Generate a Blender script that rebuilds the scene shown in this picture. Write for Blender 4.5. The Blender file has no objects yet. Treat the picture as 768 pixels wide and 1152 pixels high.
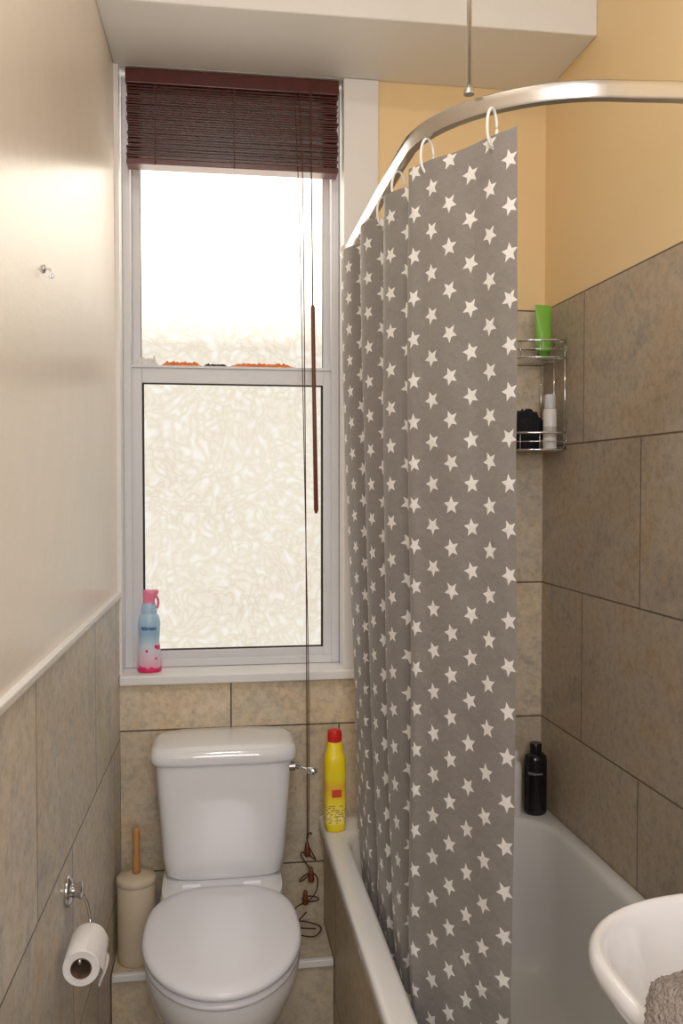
import bpy, math, random
from mathutils import Vector, noise, Matrix
random.seed(4)
C = bpy.context.scene.collection
sc = bpy.context.scene
try:
    sc.view_settings.view_transform = 'Standard'
except Exception:
    pass

# ------------------------------------------------------------------ materials
def s2l(c):
    return tuple(((x/255)/12.92 if x/255 <= .04045 else (((x/255)+.055)/1.055)**2.4) for x in c) + (1,)

class NT:
    def __init__(s, name):
        s.m = bpy.data.materials.new(name); s.m.use_nodes = True
        s.t = s.m.node_tree; s.b = s.t.nodes['Principled BSDF']; s.out = s.t.nodes['Material Output']
    def n(s, typ, **kw):
        x = s.t.nodes.new(typ)
        for k, v in kw.items(): setattr(x, k, v)
        return x
    def l(s, a, b): s.t.links.new(a, b)
    def put(s, sock, v):
        if isinstance(v, bpy.types.NodeSocket): s.l(v, sock)
        else: sock.default_value = v
    def M(s, op, a, b=None, c=None):
        x = s.n('ShaderNodeMath', operation=op)
        s.put(x.inputs[0], a)
        if b is not None: s.put(x.inputs[1], b)
        if c is not None: s.put(x.inputs[2], c)
        return x.outputs[0]
    def mix(s, f, a, b, mode='MIX'):
        x = s.n('ShaderNodeMix', data_type='RGBA', blend_type=mode)
        s.put(x.inputs[0], f); s.put(x.inputs[6], a); s.put(x.inputs[7], b)
        return x.outputs[2]
    def noise(s, scale, detail=4, rough=.5, vec=None, dist=0):
        x = s.n('ShaderNodeTexNoise'); x.inputs['Scale'].default_value = scale
        x.inputs['Detail'].default_value = detail; x.inputs['Roughness'].default_value = rough
        x.inputs['Distortion'].default_value = dist
        if vec is None: vec = s.n('ShaderNodeTexCoord').outputs['Object']
        s.l(vec, x.inputs['Vector']); return x.outputs['Fac']
    def ramp(s, f, stops):
        x = s.n('ShaderNodeValToRGB'); e = x.color_ramp.elements
        while len(e) < len(stops): e.new(.5)
        for i, (p, c) in enumerate(stops): e[i].position = p; e[i].color = c
        s.l(f, x.inputs[0]); return x.outputs[0]
    def bump(s, h, strength=.2, dist=.01):
        x = s.n('ShaderNodeBump'); x.inputs['Strength'].default_value = strength
        x.inputs['Distance'].default_value = dist; s.l(h, x.inputs['Height'])
        s.l(x.outputs[0], s.b.inputs['Normal'])

def mat(name, rgb, rough=.5, metal=0, var=.06, nscale=12, bump=0, coat=0, trans=0, bscale=None):
    k = NT(name); col = s2l(rgb)
    f = k.noise(nscale, 4)
    dark = tuple(c*(1-var) for c in col[:3])+(1,); lite = tuple(min(1, c*(1+var)) for c in col[:3])+(1,)
    k.l(k.mix(f, dark, lite), k.b.inputs['Base Color'])
    k.b.inputs['Roughness'].default_value = rough; k.b.inputs['Metallic'].default_value = metal
    k.b.inputs['Coat Weight'].default_value = coat
    k.b.inputs['Transmission Weight'].default_value = trans
    if bump:
        k.bump(k.noise(bscale or nscale*4, 3), bump)
    return k.m

def tile_mat(name, axis, shift, zshift=0, tint=(168,154,134), z0=0):
    k = NT(name)
    tc = k.n('ShaderNodeTexCoord').outputs['Object']
    sp = k.n('ShaderNodeSeparateXYZ'); k.l(tc, sp.inputs[0])
    cb = k.n('ShaderNodeCombineXYZ')
    k.l(k.M('ADD', sp.outputs[0 if axis == 'X' else 1], shift), cb.inputs[0])
    k.l(k.M('ADD', sp.outputs[2], zshift), cb.inputs[1])
    br = k.n('ShaderNodeTexBrick'); k.l(cb.outputs[0], br.inputs['Vector'])
    br.offset = .5; br.offset_frequency = 2; br.squash = 1
    for nme, v in (('Scale', 1), ('Mortar Size', .0024), ('Mortar Smooth', .2), ('Bias', 0), ('Brick Width', .6), ('Row Height', .388)):
        br.inputs[nme].default_value = v
    c = s2l(tint)
    br.inputs['Color1'].default_value = tuple(x*.90 for x in c[:3])+(1,)
    br.inputs['Color2'].default_value = tuple(min(1,x*1.10) for x in c[:3])+(1,)
    br.inputs['Mortar'].default_value = s2l((104,94,82))
    n1 = k.noise(5, 9, .64, tc, 1.0); n2 = k.noise(52, 8, .74, tc, .3); n3 = k.noise(2.4, 7, .64, tc, 1.4)
    r1 = k.ramp(n1, [(.34, (.80,.81,.84,1)), (.46, (1,1,1,1)), (.57, (1.0,.98,.94,1)), (.68, (.98,.87,.74,1))])
    r2 = k.ramp(n2, [(.36, (.78,.78,.78,1)), (.50, (1,1,1,1)), (.64, (1.12,1.12,1.11,1))])
    r3 = k.ramp(n3, [(.36, (1,.94,.85,1)), (.52, (1,1,1,1)), (.66, (.88,.895,.92,1))])
    col = k.mix(1, k.mix(1, k.mix(1, br.outputs['Color'], r1, 'MULTIPLY'), r2, 'MULTIPLY'), r3, 'MULTIPLY')
    k.l(col, k.b.inputs['Base Color'])
    k.b.inputs['Roughness'].default_value = .42
    h = k.M('SUBTRACT', k.M('MULTIPLY', n2, .3), br.outputs['Fac'])
    k.bump(h, .4, .004)
    return k.m

def paint(name, rgb, rough=.45, bump=.12):
    k = NT(name); col = s2l(rgb)
    f = k.noise(2.5, 5, .6)
    k.l(k.mix(f, tuple(c*.95 for c in col[:3])+(1,), tuple(min(1, c*1.03) for c in col[:3])+(1,)), k.b.inputs['Base Color'])
    k.b.inputs['Roughness'].default_value = rough
    hh = k.M('ADD', k.noise(7, 3), k.M('MULTIPLY', k.noise(160, 2), .12))
    k.bump(hh, bump, .01)
    return k.m

TILE_B = tile_mat('stone_tile_back', 'X', .254, tint=(216,202,180))
TILE_L = tile_mat('stone_tile_left', 'Y', .07, zshift=.02, tint=(218,211,201))  # same stone as the other walls, tint raised for the stronger light here
TILE_R = tile_mat('stone_tile_right', 'Y', -.08, tint=(184,170,152))  # same stone, tint kept darker for the weaker light on this wall
TILE_F = tile_mat('stone_tile_floor', 'X', .1, tint=(150,140,126))
PEACH = paint('peach_paint', (248,219,168), .5)
PEACH_GLARE = paint('peach_paint_glare', (242,232,220), .27, .2)  # peach wall paint with the washed-out look of glare put into its colour
WHITE = paint('white_paint', (240,239,237), .4, .05)
TRIM = mat('white_trim', (240,239,237), .35, var=.02)
FRAME = mat('window_aluminium', (220,220,223), .35, var=.03)
RUBBER = mat('black_gasket', (28,26,26), .6)
PORC = mat('white_porcelain', (240,240,243), .08, var=.01, coat=.5)
ACRY = mat('white_acrylic', (234,233,232), .16, var=.01, coat=.3)
SEATM = mat('seat_plastic', (238,238,246), .2, var=.01)
CHROME = mat('chrome', (212,212,214), .12, 1, var=.02)
ALU = mat('satin_aluminium', (204,202,198), .27, 1, var=.03)
WOOD = mat('blind_mahogany', (86,35,27), .32, var=.35, nscale=30)
CORD = mat('brown_cord', (80,44,34), .7, var=.2)
WANDM = mat('brown_wand', (112,60,42), .35, var=.2)

# ------------------------------------------------------------------ mesh helpers
def mesh_obj(name, verts, faces, m, smooth=False, parent=None, loc=(0,0,0), bevel=0, subs=0, mats=None, midx=None, auto=None):
    me = bpy.data.meshes.new(name)
    me.from_pydata([tuple(v) for v in verts], [], faces); me.update()
    for x in (mats or [m]): me.materials.append(x)
    if midx:
        for p, i in zip(me.polygons, midx): p.material_index = i
    if smooth:
        for p in me.polygons: p.use_smooth = True
        if auto:
            try: me.set_sharp_from_angle(angle=math.radians(auto))
            except Exception: pass
    o = bpy.data.objects.new(name, me); C.objects.link(o); o.location = loc
    if parent: o.parent = parent
    if bevel:
        b = o.modifiers.new('bevel', 'BEVEL'); b.width = bevel; b.segments = 3; b.limit_method = 'ANGLE'
    return o

def boxvf(x0,x1,y0,y1,z0,z1):
    v = [(x0,y0,z0),(x1,y0,z0),(x1,y1,z0),(x0,y1,z0),(x0,y0,z1),(x1,y0,z1),(x1,y1,z1),(x0,y1,z1)]
    f = [(0,3,2,1),(4,5,6,7),(0,1,5,4),(1,2,6,5),(2,3,7,6),(3,0,4,7)]
    return v, f
def prism(pts, z0, z1):
    v = [(x,y,z0) for x,y in pts]+[(x,y,z1) for x,y in pts]
    return v, [(0,3,2,1),(4,5,6,7),(0,1,5,4),(1,2,6,5),(2,3,7,6),(3,0,4,7)]
def combine(parts):
    V, F, I = [], [], []
    for p in parts:
        v, f = p[0], p[1]; i = p[2] if len(p) > 2 else 0
        o = len(V); V += list(v); F += [tuple(a+o for a in q) for q in f]; I += [i]*len(f)
    return V, F, I
def loft(rings, cap0=True, cap1=True, closed=True):
    n = len(rings[0]); V = [tuple(p) for r in rings for p in r]; F = []
    for i in range(len(rings)-1):
        for j in range(n if closed else n-1):
            a = i*n+j; b = i*n+(j+1) % n
            F.append((a, b, b+n, a+n))
    if cap0: F.append(tuple(reversed(range(n))))
    if cap1: F.append(tuple(range((len(rings)-1)*n, len(rings)*n)))
    return V, F
def lathe(prof, seg=32, sx=1, sy=1, cx=0, cy=0):
    rings = [[(cx+r*sx*math.cos(2*math.pi*j/seg), cy+r*sy*math.sin(2*math.pi*j/seg), z) for j in range(seg)] for r, z in prof]
    return loft(rings)
def selli(a, b, n, cx, cy, z, seg=64):
    out = []
    for j in range(seg):
        t = 2*math.pi*j/seg; c, s = math.cos(t), math.sin(t)
        out.append((cx+a*math.copysign(abs(c)**(2/n), c), cy+b*math.copysign(abs(s)**(2/n), s), z))
    return out
def sweep(pts, r, seg=10, prof=None, up=Vector((0,0,1))):
    pts = [Vector(p) for p in pts]; n = len(pts)
    tans = [(pts[min(i+1,n-1)]-pts[max(i-1,0)]).normalized() for i in range(n)]
    u = up - tans[0]*up.dot(tans[0])
    if u.length < .05: u = Vector((1,0,0)) - tans[0]*tans[0].x
    u.normalize(); rings = []
    for i, p in enumerate(pts):
        u = u - tans[i]*u.dot(tans[i]); u.normalize(); w = tans[i].cross(u)
        rr = r[min(i,len(r)-1)] if isinstance(r, (list, tuple)) else r
        if prof: rings.append([p+w*a+u*b for a, b in prof])
        else: rings.append([p+w*rr*math.cos(2*math.pi*j/seg)+u*rr*math.sin(2*math.pi*j/seg) for j in range(seg)])
    return loft(rings)
def cat(P, k=8):
    P = [Vector(p) for p in P]; out = []
    for i in range(len(P)-1):
        p0 = P[max(i-1,0)]; p1 = P[i]; p2 = P[i+1]; p3 = P[min(i+2,len(P)-1)]
        for j in range(k):
            t = j/k
            out.append(.5*((2*p1)+(p2-p0)*t+(2*p0-5*p1+4*p2-p3)*t*t+(3*p1-3*p2+p3-p0)*t**3))
    out.append(P[-1]); return out
def thing(name, label, cat_, loc, rot=0, group=None):
    e = bpy.data.objects.new(name, None); e.empty_display_size = .05; C.objects.link(e)
    e.location = loc; e.rotation_euler = (0,0,rot); e['label'] = label; e['category'] = cat_
    if group: e['group'] = group
    return e
def tag(o, label, cat_, group=None):
    o['label'] = label; o['category'] = cat_
    if group: o['group'] = group
    return o
def struct(o, label=None):
    o['kind'] = 'structure'
    if label: o['label'] = label
    return o
def text_mesh(name, s, size, m, parent, radius, z, ang0=-math.pi/2, sy=1, sx=1, bold=0):
    cu = bpy.data.curves.new('t', 'FONT'); cu.body = s; cu.size = size; cu.align_x = 'CENTER'; cu.align_y = 'CENTER'; cu.offset = bold
    ob = bpy.data.objects.new('t', cu); C.objects.link(ob)
    dg = bpy.context.evaluated_depsgraph_get(); me = bpy.data.meshes.new_from_object(ob.evaluated_get(dg))
    bpy.data.objects.remove(ob)
    for v in me.vertices:
        a = ang0+v.co.x/radius; y = v.co.y
        v.co = Vector((radius*sx*math.cos(a), radius*sy*math.sin(a), z+y))
    me.materials.clear(); me.materials.append(m); me.name = name
    o = bpy.data.objects.new(name, me); C.objects.link(o); o.parent = parent
    return o

# ------------------------------------------------------------------ room geometry
YB = 2.45
def Xr(y): return .9894-.0214*y
def Xl(y): return -.306+.0217*y
Y0 = -1.1; ZC = 2.92
ZT = 1.140

def lw(off0, off1, y0, y1, z0, z1):
    return prism([(Xl(y0)+off0,y0),(Xl(y0)+off1,y0),(Xl(y1)+off1,y1),(Xl(y1)+off0,y1)], z0, z1)
def rw(off0, off1, y0, y1, z0, z1):
    return prism([(Xr(y0)+off0,y0),(Xr(y0)+off1,y0),(Xr(y1)+off1,y1),(Xr(y1)+off0,y1)], z0, z1)

v,f,i = combine([lw(-.12,0,Y0,YB+.17,0,ZT)+(0,), lw(-.12,-.005,Y0,YB+.17,ZT,ZC)+(1,)])
struct(mesh_obj('wall_left', v, f, None, mats=[TILE_L, PEACH_GLARE], midx=i), 'glare-paled peach wall with stone tiles on its lower half')
v,f,i = combine([rw(0,.12,Y0,YB+.17,0,1.942)+(0,), rw(.006,.12,Y0,YB+.17,1.942,ZC)+(1,)])
struct(mesh_obj('wall_right', v, f, None, mats=[TILE_R, PEACH], midx=i), 'peach painted wall above large stone tiles')
WX0, WX1, WZ0, WZ1 = -.246, .363, .905, 2.56
v,f,i = combine([
    boxvf(-.30,1.0,YB,YB+.17,0,WZ0)+(0,),
    boxvf(-.30,WX0,YB+.004,YB+.17,WZ0,ZC)+(2,),
    boxvf(WX1,1.0,YB+.006,YB+.17,1.942,ZC)+(1,),
    boxvf(WX1,1.0,YB,YB+.17,WZ0,1.942)+(0,),
    boxvf(WX0,WX1,YB+.006,YB+.17,WZ1,ZC)+(2,)])
struct(mesh_obj('wall_back', v, f, None, mats=[TILE_B, PEACH, WHITE], midx=i), 'window wall, peach paint above stone tiles')
v,f = boxvf(-.5,1.2,Y0-.12,Y0,0,ZC); struct(mesh_obj('wall_front', v, f, PEACH_GLARE))
v,f = boxvf(-.5,1.2,Y0-.12,YB+.17,-.1,0); struct(mesh_obj('floor', v, f, TILE_F))
v,f = boxvf(-.5,1.2,Y0-.12,YB+.17,ZC,ZC+.1); struct(mesh_obj('ceiling', v, f, WHITE))
v,f = prism([(Xl(2.13)-.005,2.13),(Xr(2.13)+.006,2.13),(Xr(YB)+.006,YB+.005),(Xl(YB)-.005,YB+.005)], WZ1, ZC)
struct(mesh_obj('ceiling_bulkhead', v, f, WHITE, bevel=.004), 'white boxed bulkhead above the window')
v,f = lw(-.01,.006,Y0,YB,ZT,ZT+.015); struct(mesh_obj('trim_1', v, f, TRIM, bevel=.003), 'white strip capping the wall tiles')
v,f = boxvf(WX1-.004,.456,YB-.006,YB+.12,.93,WZ1-.001); struct(mesh_obj('trim_2', v, f, TRIM, bevel=.003), 'white board beside the window')
v,f = boxvf(WX0-.006,WX1+.03,YB-.022,YB+.1,.903,.93); struct(mesh_obj('trim_3', v, f, TRIM, bevel=.005), 'white window sill')
v,f = boxvf(Xl(2.3)+.002,.300,2.225,YB-.001,0,.226); struct(mesh_obj('trim_4', v, f, TILE_B), 'low tiled pipe boxing along the wall')
v,f = boxvf(Xl(2.3)+.004,.299,2.217,2.232,.214,.232); struct(mesh_obj('trim_5', v, f, TRIM, bevel=.002), 'white edge strip on the tiled boxing')

# ------------------------------------------------------------------ window
def glowing_pane_mat(name, upper):
    k = NT(name)
    tc = k.n('ShaderNodeTexCoord').outputs['Object']
    def warp(sc_, amt, stretch):
        nz = k.n('ShaderNodeTexNoise'); nz.inputs['Scale'].default_value = sc_; nz.inputs['Detail'].default_value = 2; k.l(tc, nz.inputs['Vector'])
        vm = k.n('ShaderNodeVectorMath', operation='MULTIPLY_ADD'); k.l(nz.outputs['Color'], vm.inputs[0]); vm.inputs[1].default_value = (amt,)*3
        v2 = k.n('ShaderNodeVectorMath', operation='MULTIPLY'); k.l(tc, v2.inputs[0]); v2.inputs[1].default_value = stretch
        k.l(v2.outputs[0], vm.inputs[2]); return vm.outputs[0]
    def facets(scale, vec):
        vo = k.n('ShaderNodeTexVoronoi', feature='F1'); vo.inputs['Scale'].default_value = scale
        k.l(vec, vo.inputs['Vector']); return vo.outputs['Distance']
    a = facets(30, warp(5,.35,(1,1,.30))); b = facets(32, warp(6,.35,(.30,1,1)))
    d = k.M('ABSOLUTE', k.M('SUBTRACT', a, b))
    nz = k.n('ShaderNodeTexNoise'); nz.inputs['Scale'].default_value = 4; nz.inputs['Detail'].default_value = 2; k.l(tc, nz.inputs['Vector'])
    pat = k.M('ADD', k.M('MULTIPLY', d, .9), k.M('MULTIPLY', nz.outputs['Fac'], .3))
    col = k.ramp(pat, [(.12, s2l((231,219,199))), (.25, s2l((241,231,213))), (.45, s2l((245,236,221))), (.65, s2l((251,246,236)))])
    em = k.n('ShaderNodeEmission'); k.l(col, em.inputs['Color'])  # panes emit by themselves, standing in for daylight behind frosted glass
    sp = k.n('ShaderNodeSeparateXYZ'); k.l(tc, sp.inputs[0])
    mr = k.n('ShaderNodeMapRange'); k.l(sp.outputs[2], mr.inputs['Value'])
    if upper: q_ = (1.84, 2.30, 1.03, 4.5)  # glow painted stronger towards the top, as from brighter sky
    else: q_ = (.95, 1.75, .96, 1.02)
    for q, vv in zip(('From Min','From Max','To Min','To Max'), q_): mr.inputs[q].default_value = vv
    k.l(mr.outputs[0], em.inputs['Strength'])
    k.l(em.outputs[0], k.out.inputs['Surface'])
    return k.m
GU = glowing_pane_mat('glowing_frosted_pane_upper', True); GL = glowing_pane_mat('glowing_frosted_pane_lower', False)

def framevf(x0,x1,z0,z1,w,y0,y1,wb=None,wt=None):
    wb = wb or w; wt = wt or w
    return combine([boxvf(x0,x0+w,y0,y1,z0,z1), boxvf(x1-w,x1,y0,y1,z0,z1), boxvf(x0+w,x1-w,y0,y1,z0,z0+wb), boxvf(x0+w,x1-w,y0,y1,z1-wt,z1)])[:2]
win = bpy.data.objects.new('window_1', None); C.objects.link(win); win.location = (0,0,0); struct(win, 'white sash window with frosted panes')
def wpart(name, vf, m, bevel=.002):
    return mesh_obj(name, vf[0], vf[1], m, parent=win, bevel=bevel)
MR = 1.773
wpart('frame', framevf(WX0,WX1-.005,.931,WZ1,.022,2.535,2.612), FRAME)
wpart('upper_sash', framevf(WX0+.022,WX1-.022,1.725,2.538,.024,2.578,2.605), FRAME)
wpart('lower_sash', framevf(WX0+.018,WX1-.018,.942,MR,.032,2.545,2.577,.034,.044), FRAME)
wpart('gasket', framevf(WX0+.049,WX1-.049,.973,MR-.041,.006,2.5475,2.57), RUBBER, 0)
wpart('gasket', framevf(WX0+.043,WX1-.043,MR-.005,2.515,.004,2.579,2.60), RUBBER, 0)
v,f = boxvf(WX0+.054,WX1-.054,2.560,2.566,.978,MR-.046); wpart('pane', (v,f), GL, 0)
v,f = boxvf(WX0+.045,WX1-.045,2.590,2.596,1.735,2.52); wpart('pane', (v,f), GU, 0)
v,f = boxvf(WX0+.02,WX1-.02,2.538,2.60,MR-.002,MR+.005); wpart('ledge', (v,f), FRAME, .001)

# ------------------------------------------------------------------ blind
bl = thing('venetian_blind', 'dark mahogany slatted blind pulled up over the window', 'blind', (0,2.48,2.30))
bx0, bx1 = -.228, .347
v,f = boxvf(bx0,bx1,-.025,.025,.215,.256); mesh_obj('headrail', v, f, WOOD, parent=bl, bevel=.003)
P = []
for k in range(30):
    z = .022+k*.0064; dx = random.uniform(-.003,.003); dy = random.uniform(-.003,.003); th = random.uniform(-.0015,.0015)
    a = boxvf(bx0+.004+dx, bx1-.004+dx, -.025+dy, .025+dy, z, z+.0032)
    a = ([(x,y,zz+(y*.06)+th*(x*6)*.4) for x,y,zz in a[0]], a[1]); P.append(a)
v,f,_ = combine(P); mesh_obj('slat_stack', v, f, WOOD, parent=bl)
v,f = boxvf(bx0+.002,bx1-.002,-.027,.027,.002,.018); mesh_obj('bottom_rail', v, f, WOOD, parent=bl, bevel=.003)
for x in (-.15,.06,.27):
    v,f = boxvf(x-.0015,x+.0015,-.029,-.0275,0,.22); mesh_obj('ladder_tape', v, f, CORD, parent=bl)
v,f = sweep([(.266,-.032,.23),(.268,-.034,.1),(.272,-.036,-.3),(.272,-.036,-.37)], .0020, 6)
mesh_obj('cord', v, f, CORD, parent=bl)
v,f = sweep([(.272,-.036,-.36),(.2725,-.036,-.37),(.2755,-.037,-.6),(.281,-.038,-.925),(.281,-.038,-.935)], [.002,.0060,.0055,.0065,.003], 12)
mesh_obj('wand', v, f, WANDM, True, parent=bl)
v,f = sweep(cat([(.236,-.03,.22),(.243,-.05,0),(.247,-.068,-.6),(.251,-.072,-1.4),(.252,-.07,-1.83)],8), .0016, 6)
mesh_obj('cord', v, f, CORD, parent=bl)
v,f = sweep(cat([(.225,-.03,.22),(.236,-.05,-.2),(.247,-.070,-.9),(.256,-.074,-1.4),(.256,-.07,-1.83)],8), .0013, 6)
mesh_obj('cord', v, f, CORD, parent=bl)
pts = []
for k in range(46):
    t = k/45; a = t*9*math.pi
    pts.append((.254+.022*math.cos(a)*(.4+t*.9)+.01*math.sin(a*.37), -.068-.018*math.sin(a*1.3)*(.4+t), -1.82-.215*t+.02*math.sin(a*.8)))
v,f = sweep(cat(pts,4), .0018, 6); mesh_obj('cord', v, f, CORD, parent=bl)
pts = [(.250,-.07,-2.035),(.22,-.09,-2.055),(.17+.04,-.12,-2.064),(.26,-.15,-2.064),(.285,-.1,-2.064),(.235,-.06,-2.064),(.215,-.10,-2.06),(.27,-.12,-2.058)]
v,f = sweep(cat(pts,8), .0020, 6); mesh_obj('cord', v, f, CORD, parent=bl)
for (x,y,z) in ((.252,-.07,-1.86),(.262,-.075,-1.93),(.246,-.08,-1.99)):
    v,f = lathe([(.002,z+.022),(.005,z+.018),(.009,z-.012),(.008,z-.018),(.002,z-.02)], 14, cx=x, cy=y)
    mesh_obj('tassel', v, f, WANDM, True, parent=bl)

# ------------------------------------------------------------------ cloths on the sash ledge
def crumple(name, x0,x1,yc,z,w,h,m,label,c,seed):
    nx, ny = 60, 8; V=[]; F=[]
    for a in range(nx+1):
        for b in range(ny+1):
            u=a/nx; t=b/ny; p=Vector((u*14+seed,t*3,seed))
            ed = min(1, 6*min(u,1-u)); 
            ang = math.pi*t
            hh = h*(.55+.75*abs(noise.noise(p)))*ed
            V.append((x0+(x1-x0)*u, yc-w*math.cos(ang)*(.7+.4*noise.noise(p*1.3)), z+max(0,hh*math.sin(ang))+.0005))
    for a in range(nx):
        for b in range(ny):
            i=a*(ny+1)+b; F.append((i,i+ny+1,i+ny+2,i+1))
    o = mesh_obj(name,[(x-(x0+x1)/2,y-yc,q-z) for x,y,q in V],F,m,True,loc=((x0+x1)/2,yc,z)); return tag(o,label,c)
ORANGE = mat('orange_fabric',(240,130,70),.8,var=.3,nscale=60,bump=.4)
LZ = MR+.005
crumple('cloth',-.145,-.03,2.552,LZ,.012,.015,ORANGE,'crumpled orange cloth strip on the window rail','cloth',1.2)
crumple('cloth',.045,.235,2.552,LZ,.012,.014,ORANGE,'crumpled orange cloth strip beside a black strap','cloth',5.1)
crumple('strap',-.028,.043,2.552,LZ,.009,.009,mat('black_fabric',(34,32,38),.8),'short black fabric strap on the window rail','strap',8.7)
crumple('tissue',-.215,-.150,2.552,LZ,.012,.026,mat('white_tissue',(232,228,228),.9,bump=.2),'crumpled white tissue on the window rail','tissue',3.3)

# ------------------------------------------------------------------ bath
def rrect(x0,x1,y0,y1,r,z,n=12):
    out=[]
    for cx,cy,a0 in ((x1-r,y1-r,0),(x0+r,y1-r,90),(x0+r,y0+r,180),(x1-r,y0+r,270)):
        for k in range(n+1):
            a=math.radians(a0+90*k/n); out.append((cx+r*math.cos(a),cy+r*math.sin(a)))
    res=[]
    for x,y in out:
        res.append((x+(x-.29)/.645*.0214*(YB-y), y, z))
    return res
BX0,BX1,BY0,BY1,BZ = .288,.935,1.24,2.448,.524
bath = thing('bathtub','white bathtub with a tiled side panel','bathtub',(0,0,0))
rings=[rrect(BX0+.004,BX1,BY0,BY1,.012,BZ-.035), rrect(BX0,BX1,BY0,BY1,.012,BZ-.03), rrect(BX0,BX1,BY0,BY1,.014,BZ-.008),
       rrect(BX0+.003,BX1-.001,BY0+.003,BY1-.002,.016,BZ-.002), rrect(BX0+.01,BX1-.003,BY0+.01,BY1-.004,.018,BZ),
       rrect(BX0+.045,BX1-.030,BY0+.08,BY1-.085,.14,BZ), rrect(BX0+.053,BX1-.038,BY0+.088,BY1-.093,.135,BZ-.004),
       rrect(BX0+.058,BX1-.043,BY0+.095,BY1-.1,.13,BZ-.018), rrect(BX0+.066,BX1-.055,BY0+.115,BY1-.13,.13,BZ-.14),
       rrect(BX0+.078,BX1-.07,BY0+.14,BY1-.175,.13,BZ-.28), rrect(BX0+.10,BX1-.095,BY0+.175,BY1-.22,.12,BZ-.345),
       rrect(BX0+.15,BX1-.15,BY0+.24,BY1-.29,.10,BZ-.366), rrect(BX0+.25,BX1-.25,BY0+.4,BY1-.45,.06,BZ-.37)]
v,f = loft(rings, False, True); mesh_obj('tub', v, f, ACRY, True, parent=bath, auto=60)
v,f = boxvf(BX0+.014,BX0+.03,BY0+.02,2.446,0,BZ-.03); mesh_obj('side_panel', v, f, tile_mat('stone_tile_panel','Y',.2,zshift=.26,tint=(204,188,162)), parent=bath)
v,f = boxvf(BX0+.02,BX1+.02,BY0+.01,BY0+.026,0,BZ-.03); mesh_obj('end_panel', v, f, ACRY, parent=bath)
v,f = lathe([(.001,.1565),(.024,.1565),(.028,.160),(.022,.163),(.001,.162)],24,cx=.62,cy=2.08); mesh_obj('drain', v, f, CHROME, True, parent=bath)

# ------------------------------------------------------------------ curtain rail
ZR = 2.085
rp = [(.372,2.445,ZR),(.372,2.3,ZR),(.372,2.0,ZR),(.372,1.75,ZR)]
R=.30
cxr, cyr = .372+R, 1.385+R
for k in range(1,17):
    a = math.radians(180+90*k/16); rp.append((cxr+R*math.cos(a), cyr+R*.98*math.sin(a)+.006-.006*k/16, ZR))
rp += [(.75,1.383,ZR),(.85,1.38,ZR),(Xr(1.38)-.001,1.38,ZR)]
rail = thing('curtain_rail','curved silver shower curtain rail with ceiling rod','curtain rail',(0,0,0))
pr=[(-.008,-.014),(.008,-.014),(.010,-.010),(.010,-.002),(.012,.002),(.012,.012),(.009,.015),(-.009,.015),(-.012,.012),(-.012,.002),(-.010,-.002),(-.010,-.010)]
v,f = sweep(rp,.01,prof=pr); mesh_obj('track',v,f,ALU,True,parent=rail,auto=35)
v,f = sweep([(.428,1.468,ZR+.015),(.428,1.468,ZC)],.0042,12); mesh_obj('support_rod',v,f,ALU,True,parent=rail)
v,f = lathe([(.001,ZR+.013),(.009,ZR+.013),(.009,ZR+.020),(.005,ZR+.026),(.001,ZR+.026)],20,cx=.428,cy=1.468); mesh_obj('rod_socket',v,f,ALU,True,parent=rail,auto=40)
v,f = sweep([(.372,2.449,ZR),(.372,2.436,ZR)],.024,24); mesh_obj('wall_flange',v,f,ALU,True,parent=rail,auto=40)
v,f = sweep([(Xr(1.38)+.004,1.38,ZR),(Xr(1.38)-.012,1.38,ZR)],.024,24); mesh_obj('wall_flange',v,f,ALU,True,parent=rail,auto=40)

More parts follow.
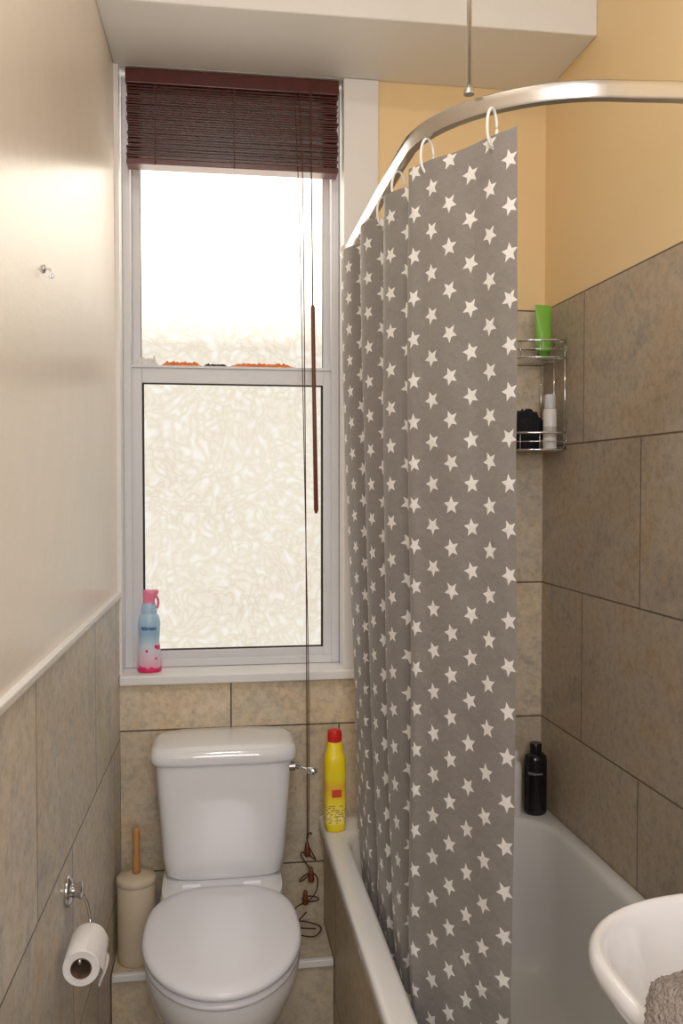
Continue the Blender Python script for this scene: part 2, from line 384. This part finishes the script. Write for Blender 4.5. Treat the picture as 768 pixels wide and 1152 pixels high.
# ------------------------------------------------------------------ curtain
def curtain_mat():
    k = NT('star_fabric')
    uv = k.n('ShaderNodeUVMap'); uv.uv_map='UVMap'
    sp = k.n('ShaderNodeSeparateXYZ'); k.l(uv.outputs[0], sp.inputs[0])
    w,h,Rr = .044,.076,.0172
    cu = k.M('DIVIDE', sp.outputs[0], w); ci = k.M('FLOOR', cu)
    cv = k.M('ADD', k.M('DIVIDE', sp.outputs[1], h), k.M('MULTIPLY', k.M('FLOORED_MODULO', ci, 2.0), .5)); cj = k.M('FLOOR', cv)
    cb = k.n('ShaderNodeCombineXYZ'); k.l(ci,cb.inputs[0]); k.l(cj,cb.inputs[1])
    wn = k.n('ShaderNodeTexWhiteNoise', noise_dimensions='2D'); k.l(cb.outputs[0], wn.inputs['Vector'])
    fx = k.M('MULTIPLY', k.M('SUBTRACT', k.M('FRACT', cu), .5), w)
    fy = k.M('MULTIPLY', k.M('SUBTRACT', k.M('FRACT', cv), .5), h)
    ang = k.M('ADD', k.M('ARCTAN2', fx, fy), k.M('MULTIPLY', wn.outputs['Value'], .7))
    th = k.M('PINGPONG', ang, math.radians(36))
    r = k.M('DIVIDE', k.M('SQRT', k.M('ADD', k.M('MULTIPLY',fx,fx), k.M('MULTIPLY',fy,fy))), Rr)
    ri=.46; a=ri*math.sin(math.radians(36)); b=1-ri*math.cos(math.radians(36))
    q = k.M('MULTIPLY', r, k.M('ADD', k.M('MULTIPLY', k.M('COSINE',th), a), k.M('MULTIPLY', k.M('SINE',th), b)))
    mask = k.M('LESS_THAN', q, a)
    col = k.mix(mask, s2l((148,143,139)), s2l((248,247,246)))
    k.l(col, k.b.inputs['Base Color']); k.b.inputs['Roughness'].default_value=.5
    k.b.inputs['Sheen Weight'].default_value=.15
    nz = k.noise(14,4,.6); k.bump(nz,.5,.015)
    tr = k.n('ShaderNodeBsdfTranslucent'); k.l(col, tr.inputs['Color'])
    mx = k.n('ShaderNodeMixShader'); mx.inputs[0].default_value=.15
    k.l(k.b.outputs[0], mx.inputs[1]); k.l(tr.outputs[0], mx.inputs[2]); k.l(mx.outputs[0], k.out.inputs['Surface'])
    return k.m
plan = [(.350,2.31),(.318,2.22),(.338,2.15),(.395,2.11),(.372,2.05),(.330,1.995),(.350,1.94),(.412,1.90),(.385,1.84),(.342,1.79),(.362,1.74),(.425,1.70),(.395,1.655),(.359,1.625),(.385,1.585),(.412,1.535),(.443,1.49),(.466,1.445),(.492,1.408)]
pl = cat([(x,y,0) for x,y in plan],14)
s=[0]
for a,b in zip(pl,pl[1:]): s.append(s[-1]+(b-a).length)
nz=90; V=[];F=[];UV=[]
zt,zb=2.026,.27
for r in range(nz+1):
    q=r/nz
    for i,p in enumerate(pl):
        sag=.002*(1-math.cos(s[i]/.105*2*math.pi))/2*(1-q)
        z=(zt-sag)*(1-q)+zb*q
        k=min(1,max(0,(1.95-z)/1.35)); k=k*k*(3-2*k) if k<1 else 1
        k2=min(1,max(0,(.85-z)/.35))
        x=p.x+k*max(0,.366-p.x)*(.80+.15*k2)
        if z<.56: x=max(x,.364+(.54-z)*.07)
        y=p.y
        if y>1.6: y=1.6+(y-1.6)*(1-.07*k-.10*k2)
        amp=.0035+.004*q
        x+=amp*noise.noise(Vector((s[i]*9,z*1.4,1.7)))*(1.6 if z>.56 else .5)
        y+=amp*noise.noise(Vector((s[i]*9,z*1.4,7.7)))*2.2+ .012*noise.noise(Vector((s[i]*3,z*.9,3)))*q
        y+=.003*noise.noise(Vector((s[i]*20+z*8,z*9,2.2)))
        V.append((x,y,z)); UV.append((s[i],z))
n=len(pl)
for r in range(nz):
    for i in range(n-1):
        a=r*n+i; F.append((a,a+n,a+n+1,a+1))
cur = thing('shower_curtain','grey shower curtain with white stars hanging from rail','shower curtain',(0,0,0))
o=mesh_obj('fabric',V,F,curtain_mat(),True,parent=cur)
ul=o.data.uv_layers.new(name='UVMap')
for lp in o.data.loops: ul.data[lp.index].uv=UV[lp.vertex_index]
RING=mat('white_plastic',(236,234,230),.3,var=.01)
def ring_at(x,y,ang,z0=2.006,z1=2.069):
    pts=[]; zc=(z0+z1)/2; hz=(z1-z0)/2; w=.013
    for k in range(25):
        a=2*math.pi*k/24
        pts.append((x+w*math.cos(a)*math.cos(ang), y+w*math.cos(a)*math.sin(ang), zc+hz*math.sin(a)))
    v,f=sweep(pts,.0026,8); mesh_obj('ring',v,f,RING,True,parent=cur)
for (x,y,a) in ((.366,2.24,0),(.366,2.08,0),(.368,1.92,0),(.368,1.76,0),(.386,1.59,.25),(.462,1.448,.6)):
    ring_at(x,y,a)

# ------------------------------------------------------------------ toilet
TX=.017
toi=thing('toilet','white close-coupled ceramic toilet with closed lid','toilet',(TX,2.0,0))
def egg(a,bf,bb,cy,z,n=2.0,nb=2.8,seg=64,cx=0):
    out=[]
    for j in range(seg):
        t=2*math.pi*j/seg; c,s_=math.cos(t),math.sin(t)
        e=nb if s_>0 else n
        out.append((cx+a*math.copysign(abs(c)**(2/e),c), cy+(bb if s_>0 else bf)*math.copysign(abs(s_)**(2/e),s_), z))
    return out
cy=.334; cxx=.008
r=[]
for z,a,b,nn in ((.440,.128,.075,3.5),(.443,.144,.086,4),(.453,.153,.094,4.5),(.50,.158,.098,5),(.60,.164,.101,5.5),(.70,.171,.104,6),(.746,.174,.106,6)):
    r.append(selli(a,b,nn,cxx,cy,z,72))
v,f=loft(r); mesh_obj('cistern',v,f,PORC,True,parent=toi,auto=50)
r=[]
for z,a,b,nn in ((.739,.176,.105,6),(.741,.182,.110,6),(.749,.186,.113,6),(.763,.186,.113,6),(.775,.181,.109,5),(.782,.166,.098,4),(.785,.10,.06,3)):
    r.append(selli(a,b,nn,cxx,cy,z,72))
v,f=loft(r); mesh_obj('cistern_lid',v,f,PORC,True,parent=toi,auto=60)
r=[]
for z,a,bf,bb,c_ in ((0,.105,.17,.15,.05),(.01,.108,.175,.155,.05),(.06,.100,.165,.150,.05),(.14,.098,.165,.150,.05),(.20,.105,.18,.155,.045),(.26,.128,.205,.165,.02),(.32,.155,.228,.18,-.01),(.365,.168,.238,.19,-.015),(.396,.172,.242,.195,-.015),(.405,.168,.238,.192,-.015)):
    r.append(egg(a,bf,bb,c_,z))
v1=loft(r)
r=[]
for z,a,b in ((.27,.09,.10),(.33,.12,.135),(.39,.146,.155),(.422,.154,.158),(.437,.150,.154),(.443,.13,.14)):
    r.append(selli(a,b,4,.002,.432-b,z,64))
v2=loft(r)
v,f,_=combine([v1,v2]); mesh_obj('pan',v,f,PORC,True,parent=toi,auto=50)
def slab(z0,z1,a,bf,bb,c_,dome=0):
    X=-.001
    rr=[egg(a-.006,bf-.006,bb-.006,c_,z0,cx=X),egg(a-.001,bf-.001,bb-.001,c_,z0+.004,cx=X),egg(a,bf,bb,c_,(z0+z1)/2,cx=X),egg(a-.002,bf-.002,bb-.002,c_,z1-.005,cx=X),egg(a-.010,bf-.010,bb-.010,c_,z1,cx=X)]
    for q in (.85,.6,.3,.05): rr.append(egg(a*q,bf*q,bb*q,c_,z1+dome*(1-q*q),cx=X))
    return loft(rr)
v,f=slab(.407,.426,.173,.255,.220,-.016); mesh_obj('seat',v,f,SEATM,True,parent=toi,auto=60)
v,f=slab(.428,.449,.176,.260,.226,-.016,.004); mesh_obj('lid',v,f,SEATM,True,parent=toi,auto=60)
for sx in (-.075,.075):
    v,f=sweep([(sx-.022,.216,.444),(sx+.022,.216,.444)],.007,14); mesh_obj('hinge',v,f,SEATM,True,parent=toi,auto=50)
v,f=sweep([(.172,.262,.720),(.188,.262,.720)],[.012,.012],16); 
v2=sweep(cat([(.186,.262,.720),(.196,.258,.720),(.205,.245,.718),(.220,.235,.716)],5),.0065,12)
v3=sweep([(.216,.237,.716),(.220,.235,.716),(.236,.229,.715),(.242,.228,.715)],[.006,.010,.010,.005],12)
v,f,_=combine([(v,f),v2,v3]); mesh_obj('flush_lever',v,f,CHROME,True,parent=toi,auto=50)

# ------------------------------------------------------------------ toilet brush
br=thing('toilet_brush','cream toilet brush holder with wooden handle','toilet brush',(-.199,2.300,.2265))
BE=mat('cream_ceramic',(212,196,172),.4,var=.03)
v,f=lathe([(.001,0),(.044,0),(.047,.004),(.048,.02),(.048,.196),(.046,.200),(.001,.200)],40); mesh_obj('holder',v,f,BE,True,parent=br,auto=50)
v,f=lathe([(.001,.201),(.049,.201),(.050,.204),(.050,.214),(.046,.219),(.018,.224),(.001,.225)],40); mesh_obj('lid',v,f,BE,True,parent=br,auto=50)
v,f=lathe([(.001,.222),(.010,.224),(.0095,.24),(.008,.29),(.0095,.325),(.009,.336),(.004,.342),(.001,.3425)],20); mesh_obj('handle',v,f,mat('pale_wood',(196,140,84),.5,var=.2,nscale=40),True,parent=br)

# ------------------------------------------------------------------ toilet roll + holder
hy=1.665; hx=Xl(hy); 
th=thing('toilet_roll_holder','chrome toilet roll holder fixed to the tiled wall','toilet roll holder',(hx,hy,.698))
v,f=sweep([(0,0,0),(.004,0,0),(.006,0,0),(.012,0,0)],[.028,.029,.028,.018],28); mesh_obj('mount',v,f,CHROME,True,parent=th,auto=50)
v,f=sweep([(.010,0,0),(.020,0,0),(.028,0,0),(.030,0,0)],[.012,.013,.017,.011],20); mesh_obj('knob',v,f,CHROME,True,parent=th,auto=50)
v,f=sweep(cat([(.026,0,-.004),(.036,.004,-.025),(.043,-.003,-.062),(.043,-.03,-.068),(.043,-.08,-.068),(.043,-.128,-.068),(.043,-.136,-.060)],7),.0028,10); mesh_obj('arm',v,f,CHROME,True,parent=th)
roll=thing('toilet_roll','part-used white toilet roll on the chrome arm','toilet roll',(hx+.043,1.542,.630-.0135))
PAP=mat('toilet_paper',(240,238,238),.95,var=.02,bump=.15,bscale=90)
def cylY(prof,seg=40):
    return loft([[(rr*math.cos(2*math.pi*j/seg),y,rr*math.sin(2*math.pi*j/seg)) for j in range(seg)] for rr,y in prof],False,False)
v,f=cylY([(.018,.001),(.030,0),(.0315,.002),(.0315,.098),(.030,.1),(.018,.099)]); mesh_obj('paper',v,f,PAP,True,parent=roll,auto=50)
v,f=cylY([(.0165,.1),(.0165,0),(.018,0),(.018,.1),(.0165,.1)]); mesh_obj('cardboard_core',v,f,mat('cardboard',(120,98,80),.9),True,parent=roll,auto=50)
V=[];F=[]
for a in range(13):
    for b in range(9):
        u=a/12; y=.002+b/8*.096
        if a<4: an=math.radians(75-75*a/4); px,pz=.0325*math.cos(an),.0325*math.sin(an)
        else: px=.0325+.004*math.sin((a-4)*.7+b*.3); pz=-(a-4)*.0045
        V.append((px,y,pz))
for a in range(12):
    for b in range(8):
        i=a*9+b; F.append((i,i+9,i+10,i+1))
mesh_obj('hanging_sheet',V,F,PAP,True,parent=roll)

# ------------------------------------------------------------------ wall hook
hk=thing('wall_hook','small metal screw hook in the left wall','hook',(Xl(1.54)-.005,1.54,1.80))
v,f=lathe([(.001,-.001),(.007,0),(.007,.003),(.001,.005)],16); v=[(z,x,y) for x,y,z in v]; mesh_obj('rosette',v,f,CHROME,True,parent=hk)
v,f=sweep(cat([(.003,0,0),(.010,0,0),(.013,0,-.006),(.010,0,-.012),(.014,0,-.014),(.017,0,-.008)],5),.0016,8); mesh_obj('hook',v,f,CHROME,True,parent=hk)

# ------------------------------------------------------------------ bottles
TXTB=mat('print_blue',(40,80,160),.5)
af=thing('air_freshener','blue and pink air freshener spray on the sill','air freshener',(-.176,2.488,.930))
k=NT('freshener_print')
tc=k.n('ShaderNodeTexCoord').outputs['Object']; sp=k.n('ShaderNodeSeparateXYZ'); k.l(tc,sp.inputs[0])
base=k.ramp(k.M('DIVIDE',sp.outputs[2],.17),[(0,s2l((236,150,184))),(.22,s2l((238,206,224))),(.42,s2l((214,230,244))),(.62,s2l((160,200,232))),(1,s2l((190,220,240)))])
vo=k.n('ShaderNodeTexVoronoi'); vo.inputs['Scale'].default_value=45; k.l(tc,vo.inputs['Vector'])
fl=k.M('MULTIPLY',k.M('LESS_THAN',vo.outputs['Distance'],.42),k.M('LESS_THAN',sp.outputs[2],.075))
k.l(k.mix(fl,base,s2l((232,62,120))),k.b.inputs['Base Color']); k.b.inputs['Roughness'].default_value=.3
PINK=mat('pink_plastic',(242,136,172),.35,var=.03)
v,f=lathe([(.001,0),(.028,0),(.0315,.004),(.0325,.02),(.031,.05),(.0275,.085),(.029,.115),(.0305,.135),(.027,.152),(.018,.165),(.015,.170),(.001,.170)],36,1,.8); mesh_obj('bottle_body',v,f,k.m,True,parent=af)
v,f=lathe([(.001,0),(.0295,0),(.0325,.003),(.0332,.010),(.0315,.012),(.001,.012)],36,1,.82); mesh_obj('base_ring',v,f,mat('hot_pink_plastic',(226,40,110),.35),True,parent=af)
v1=lathe([(.001,.160),(.0205,.160),(.0215,.168),(.019,.180),(.0165,.190),(.001,.190)],28,1,.85)
mesh_obj('collar',v1[0],v1[1],mat('pale_blue_plastic',(176,212,238),.35,var=.03),True,parent=af,auto=50)
rr=[]
for z,a,b,dx in ((.186,.0165,.0135,0),(.194,.0155,.0125,0),(.204,.0165,.0125,.001),(.214,.0205,.0135,.004),(.221,.0215,.0135,.005),(.225,.019,.012,.004)):
    rr.append(selli(a,b,2.6,dx,0,z,28))
v2=loft(rr)
v3=sweep(cat([(.018,0,.210),(.024,0,.198),(.024,0,.184),(.021,0,.174)],4),.0035,8)
v,f,_=combine([v2,v3]); mesh_obj('trigger_cap',v,f,PINK,True,parent=af,auto=50)
text_mesh('printed_text','febreze',.0145,TXTB,af,.0305,.122,sy=.86,bold=.0003)
# toilet cleaner
yb=thing('cleaner_bottle','yellow cleaner bottle with red cap on the bath corner','bottle',(.318,2.335,BZ))
YEL=mat('yellow_plastic',(250,224,24),.35,var=.02); REDP=mat('red_plastic',(216,40,32),.35,var=.03)
r=[]
for z,a,b in ((0,.022,.028),(.003,.0275,.032),(.02,.029,.033),(.09,.029,.033),(.17,.029,.033),(.195,.0275,.031),(.205,.024,.027),(.212,.0215,.023),(.226,.0195,.0195),(.236,.0165,.0165),(.238,.012,.012)):
    r.append(selli(a,b,3,0,0,z,40))
v,f=loft(r); mesh_obj('bottle_body',v,f,YEL,True,parent=yb,auto=60)
v,f=lathe([(.001,.236),(.0185,.236),(.0195,.239),(.0190,.258),(.017,.266),(.008,.269),(.001,.269)],28); mesh_obj('cap',v,f,REDP,True,parent=yb,auto=50)
k=NT('cleaner_label')
tc=k.n('ShaderNodeTexCoord').outputs['Object']; sp=k.n('ShaderNodeSeparateXYZ'); k.l(tc,sp.inputs[0])
base=k.ramp(k.M('DIVIDE',sp.outputs[2],.16),[(0,s2l((240,206,40))),(.2,s2l((252,240,140))),(.5,s2l((248,226,50))),(.75,s2l((244,190,60))),(.9,s2l((248,224,40)))])
lines=k.M('MULTIPLY',k.M('GREATER_THAN',k.noise(160,1),.5),k.M('MULTIPLY',k.M('LESS_THAN',sp.outputs[2],.075),k.M('GREATER_THAN',k.M('FRACT',k.M('MULTIPLY',sp.outputs[2],180)),.5)))
k.l(k.mix(lines,base,s2l((190,130,60))),k.b.inputs['Base Color']); k.b.inputs['Roughness'].default_value=.35
r=[selli(.0296,.0336,3,0,0,z,80) for z in (.022,.165)]
V,F=loft(r,False,False); mesh_obj('label',V,F,k.m,True,parent=yb)
v,f=boxvf(-.012,.014,-.0352,-.034,.095,.115); mesh_obj('emblem',v,f,mat('label_red',(222,80,50),.4),parent=yb)
# shampoo
sb=thing('shampoo_bottle','black shampoo bottle standing on the bath ledge','bottle',(.890,2.366,BZ))
BLK=mat('black_gloss_plastic',(22,20,22),.18,var=.1)
v,f=lathe([(.001,0),(.028,0),(.031,.003),(.032,.01),(.032,.150),(.030,.162),(.022,.170),(.016,.172),(.001,.172)],36,1,.85); mesh_obj('bottle_body',v,f,BLK,True,parent=sb,auto=50)
v,f=lathe([(.001,.172),(.0165,.172),(.0165,.196),(.015,.199),(.001,.199)],28); mesh_obj('cap',v,f,BLK,True,parent=sb,auto=50)
GR=mat('print_grey',(190,186,180),.4)
text_mesh('printed_text','TRESemmé',.0095,GR,sb,.0325,.118,ang0=-math.pi/2-.35,sy=.87)
wb=thing('conditioner_bottle','slim white bottle with a cap on bath ledge','bottle',(.830,2.375,BZ))
WP=mat('white_bottle_plastic',(234,232,228),.3,var=.01)
v,f=lathe([(.001,0),(.020,0),(.022,.003),(.022,.13),(.019,.143),(.011,.150),(.001,.150)],30); mesh_obj('bottle_body',v,f,WP,True,parent=wb,auto=50)
v,f=lathe([(.001,.150),(.012,.150),(.012,.172),(.010,.175),(.001,.175)],24); mesh_obj('cap',v,f,WP,True,parent=wb,auto=50)

# ------------------------------------------------------------------ corner rack
RX,RY=.930,2.442
rk=thing('corner_rack','two-tier chrome wire rack in the tiled corner','shower rack',(RX,RY,1.538))
rad=.178
def arc(z,n=20,r_=rad):
    return [(-r_*math.cos(math.radians(90*k/n))**.8 if k<n else 0, -r_*math.sin(math.radians(90*k/n))**.8, z) for k in range(n+1)]
def shelf(z):
    P=[]
    for zz in (z,z+.045):
        P.append(sweep([(-.004,-.004,zz),(-rad,-.004,zz)],.002,8)); P.append(sweep([(-.004,-.004,zz),(-.002,-rad,zz)],.002,8)); P.append(sweep(arc(zz),.0022 if zz==z else .003,8))
    for k in range(1,14):
        x=-rad*k/14; yy=-rad*math.sqrt(max(0,1-(k/14)**2))*1.03
        P.append(sweep([(x,-.004,z),(x,yy,z)],.0013,6))
    a=arc(z)
    for k in range(0,21,4):
        p=a[k]; P.append(sweep([(p[0],p[1],z),(p[0],p[1],z+.045)],.0013,6))
    P.append(sweep([(p[0],p[1],z+.022) for p in a],.0012,6))
    v,f,_=combine(P); return mesh_obj('shelf',v,f,CHROME,True,parent=rk)
shelf(0); shelf(.245)
for x,y in ((-.004,-.004),(-.10,-.004),(-.003,-.10),(-.003,-rad+.002),(-rad+.002,-.004)):
    v,f=sweep([(x,y,0),(x,y,.30)],.0025,8); mesh_obj('upright',v,f,CHROME,True,parent=rk)

gt=thing('gel_tube','bright green shower gel tube on the upper rack shelf','tube',(.898,2.348,1.786),rot=.2)
GRN=mat('green_plastic',(136,198,80),.3,var=.04)
r=[]
for z,a,b in ((0,.014,.014),(.002,.016,.016),(.022,.017,.017),(.024,.018,.018),(.03,.021,.0195),(.07,.0235,.017),(.11,.0255,.011),(.138,.0265,.004),(.150,.0268,.0018)):
    r.append(selli(a,b,2,0,0,z,36))
v,f=loft(r[3:]); mesh_obj('tube_body',v,f,GRN,True,parent=gt,auto=50)
v,f=loft(r[:4]); mesh_obj('cap',v,f,mat('dark_green_plastic',(84,146,50),.35),True,parent=gt,auto=50)
sp_=thing('deodorant_bottle','small white bottle with grey band on lower rack shelf','bottle',(.904,2.312,1.5412))
v,f=lathe([(.001,0),(.0175,0),(.0185,.002),(.0185,.100),(.0165,.108),(.001,.108)],28); mesh_obj('bottle_body',v,f,WP,True,parent=sp_,auto=50)
v,f=lathe([(.001,.109),(.0155,.109),(.0155,.142),(.013,.147),(.001,.147)],28); mesh_obj('cap',v,f,mat('pearl_plastic',(214,212,210),.25),True,parent=sp_,auto=50)
v,f=lathe([(.0188,.03),(.0188,.06)],28); mesh_obj('label',v[:],[q for q in f if len(q)==4],mat('grey_label',(196,190,184),.4),True,parent=sp_)
V=[];F=[];nu,nv=64,40
for a in range(nv+1):
    ph=math.pi*a/nv
    for b in range(nu):
        t=2*math.pi*b/nu; d=Vector((math.sin(ph)*math.cos(t),math.sin(ph)*math.sin(t),math.cos(ph)))
        rr=1+.20*noise.noise(d*3.2)+.14*noise.noise(d*9)
        V.append((d.x*.054*rr,d.y*.045*rr,max(0,.052+d.z*.056*rr)))
for a in range(nv):
    for b in range(nu):
        F.append((a*nu+b,(a+1)*nu+b,(a+1)*nu+(b+1)%nu,a*nu+(b+1)%nu))
o=mesh_obj('bath_sponge',V,F,mat('black_mesh_fabric',(30,28,36),.85,var=.3,nscale=90,bump=.6),True,loc=(.852,2.375,1.5412))
tag(o,'black mesh bath sponge on the lower rack shelf','sponge')

# ------------------------------------------------------------------ sink
SX,SY,SZ=.730,.985,.85
sk=thing('washbasin','white ceramic washbasin with rounded rim on pedestal','sink',(SX,SY,0))
def sring(a,b,z,n=2.5,dx=0): return selli(a,b,n,dx,0,z,72)
A,B=.264,.215
r=[sring(.085,.085,SZ-.20,2,.06),sring(.12,.11,SZ-.19,2,.05),sring(.17,.15,SZ-.15,2.2,.03),sring(.215,.183,SZ-.10,2.3,.015),sring(.238,.20,SZ-.055,2.4),sring(.246,.205,SZ-.040),
   sring(.256,.211,SZ-.035),sring(A,B,SZ-.025),sring(A+.001,B+.001,SZ-.012),sring(A-.004,B-.004,SZ-.003),sring(A-.010,B-.009,SZ),sring(A-.016,B-.015,SZ-.002),
   sring(A-.021,B-.019,SZ-.010),sring(A-.027,B-.025,SZ-.025),sring(A-.04,B-.037,SZ-.07,2.4),sring(A-.08,B-.07,SZ-.12,2.2),sring(.10,.08,SZ-.145,2),sring(.02,.02,SZ-.15,2)]
r=[[(min(x,Xr(SY)-SX-.004),y,z) for x,y,z in q] for q in r]
v,f=loft(r); mesh_obj('basin',v,f,PORC,True,parent=sk,auto=60)
v,f=loft([sring(.085,.09,0,2.2,.08),sring(.08,.085,.02,2.2,.08),sring(.062,.065,.2,2.2,.08),sring(.062,.065,.5,2.2,.08),sring(.085,.085,SZ-.19,2.2,.07)]); mesh_obj('pedestal',v,f,PORC,True,parent=sk,auto=50)
v,f=lathe([(.001,SZ-.149),(.02,SZ-.149),(.022,SZ-.146),(.001,SZ-.145)],20); mesh_obj('drain',v,f,CHROME,True,parent=sk)

# ------------------------------------------------------------------ towel draped over the basin rim
TXc,TYc=.570,.862
V=[];F=[];nu,nv=220,100
for a in range(nv+1):
    ph=math.pi*a/nv
    for b in range(nu):
        t=2*math.pi*b/nu; d=Vector((math.sin(ph)*math.cos(t),math.sin(ph)*math.sin(t),math.cos(ph)))
        e=lambda q,p: math.copysign(abs(q)**p,q)
        p=Vector((e(d.x,.75)*.108,e(d.y,.75)*.080,e(d.z,.8)*.024))
        fold=.007*math.sin(p.x*60+p.y*25)*max(0,d.z)
        nn=1+.07*noise.noise(p*14)
        fz=.0030*noise.noise(p*170)+.0035*noise.noise(p*360)
        q=p*nn+d*fz; q.z+=fold+.024
        q.z=max(q.z,0)
        wx,wy=q.x+TXc-SX,q.y+TYc-SY
        ex=(abs(wx/A)**2.5+abs(wy/B)**2.5)**(1/2.5)
        q.z-=.32*max(0,ex-.97)
        V.append(q)
for a in range(nv):
    for b in range(nu):
        F.append((a*nu+b,(a+1)*nu+b,(a+1)*nu+(b+1)%nu,a*nu+(b+1)%nu))
TW=mat('terry_towel',(164,153,147),.95,var=.28,nscale=120,bump=.8,bscale=260)
o=mesh_obj('towel',V,F,TW,True,loc=(TXc,TYc,SZ+.001)); tag(o,'folded grey-brown terry towel on the washbasin rim','towel')

# ------------------------------------------------------------------ lights
def area(name,loc,rot,size,power,col,sy=None):
    l=bpy.data.lights.new(name,'AREA'); l.energy=power; l.color=col; l.size=size
    if sy: l.shape='RECTANGLE'; l.size_y=sy
    o=bpy.data.objects.new(name,l); C.objects.link(o); o.location=loc; o.rotation_euler=rot; return o
area('ceiling_lamp',(.05,.75,2.86),(0,0,0),.22,9,(1,.95,.88))
area('unseen_fill_light',(.10,-.9,1.9),(math.radians(80),0,math.radians(-3)),.6,20,(.99,.985,1.0),1.0)  # added soft fill from behind the camera; no doorway is modelled
w=bpy.data.worlds.new('world'); sc.world=w; w.use_nodes=True
w.node_tree.nodes['Background'].inputs[0].default_value=(.8,.88,1,1); w.node_tree.nodes['Background'].inputs[1].default_value=.6

# ------------------------------------------------------------------ camera
cd=bpy.data.cameras.new('camera'); cam=bpy.data.objects.new('camera',cd); C.objects.link(cam)
cd.sensor_fit='VERTICAL'; cd.sensor_height=36; cd.sensor_width=24; cd.lens=31.25; cd.clip_start=.02
cam.location=(0,0,1.44); cam.rotation_euler=(math.radians(90-1.66),0,math.radians(-8.2))
sc.camera=cam
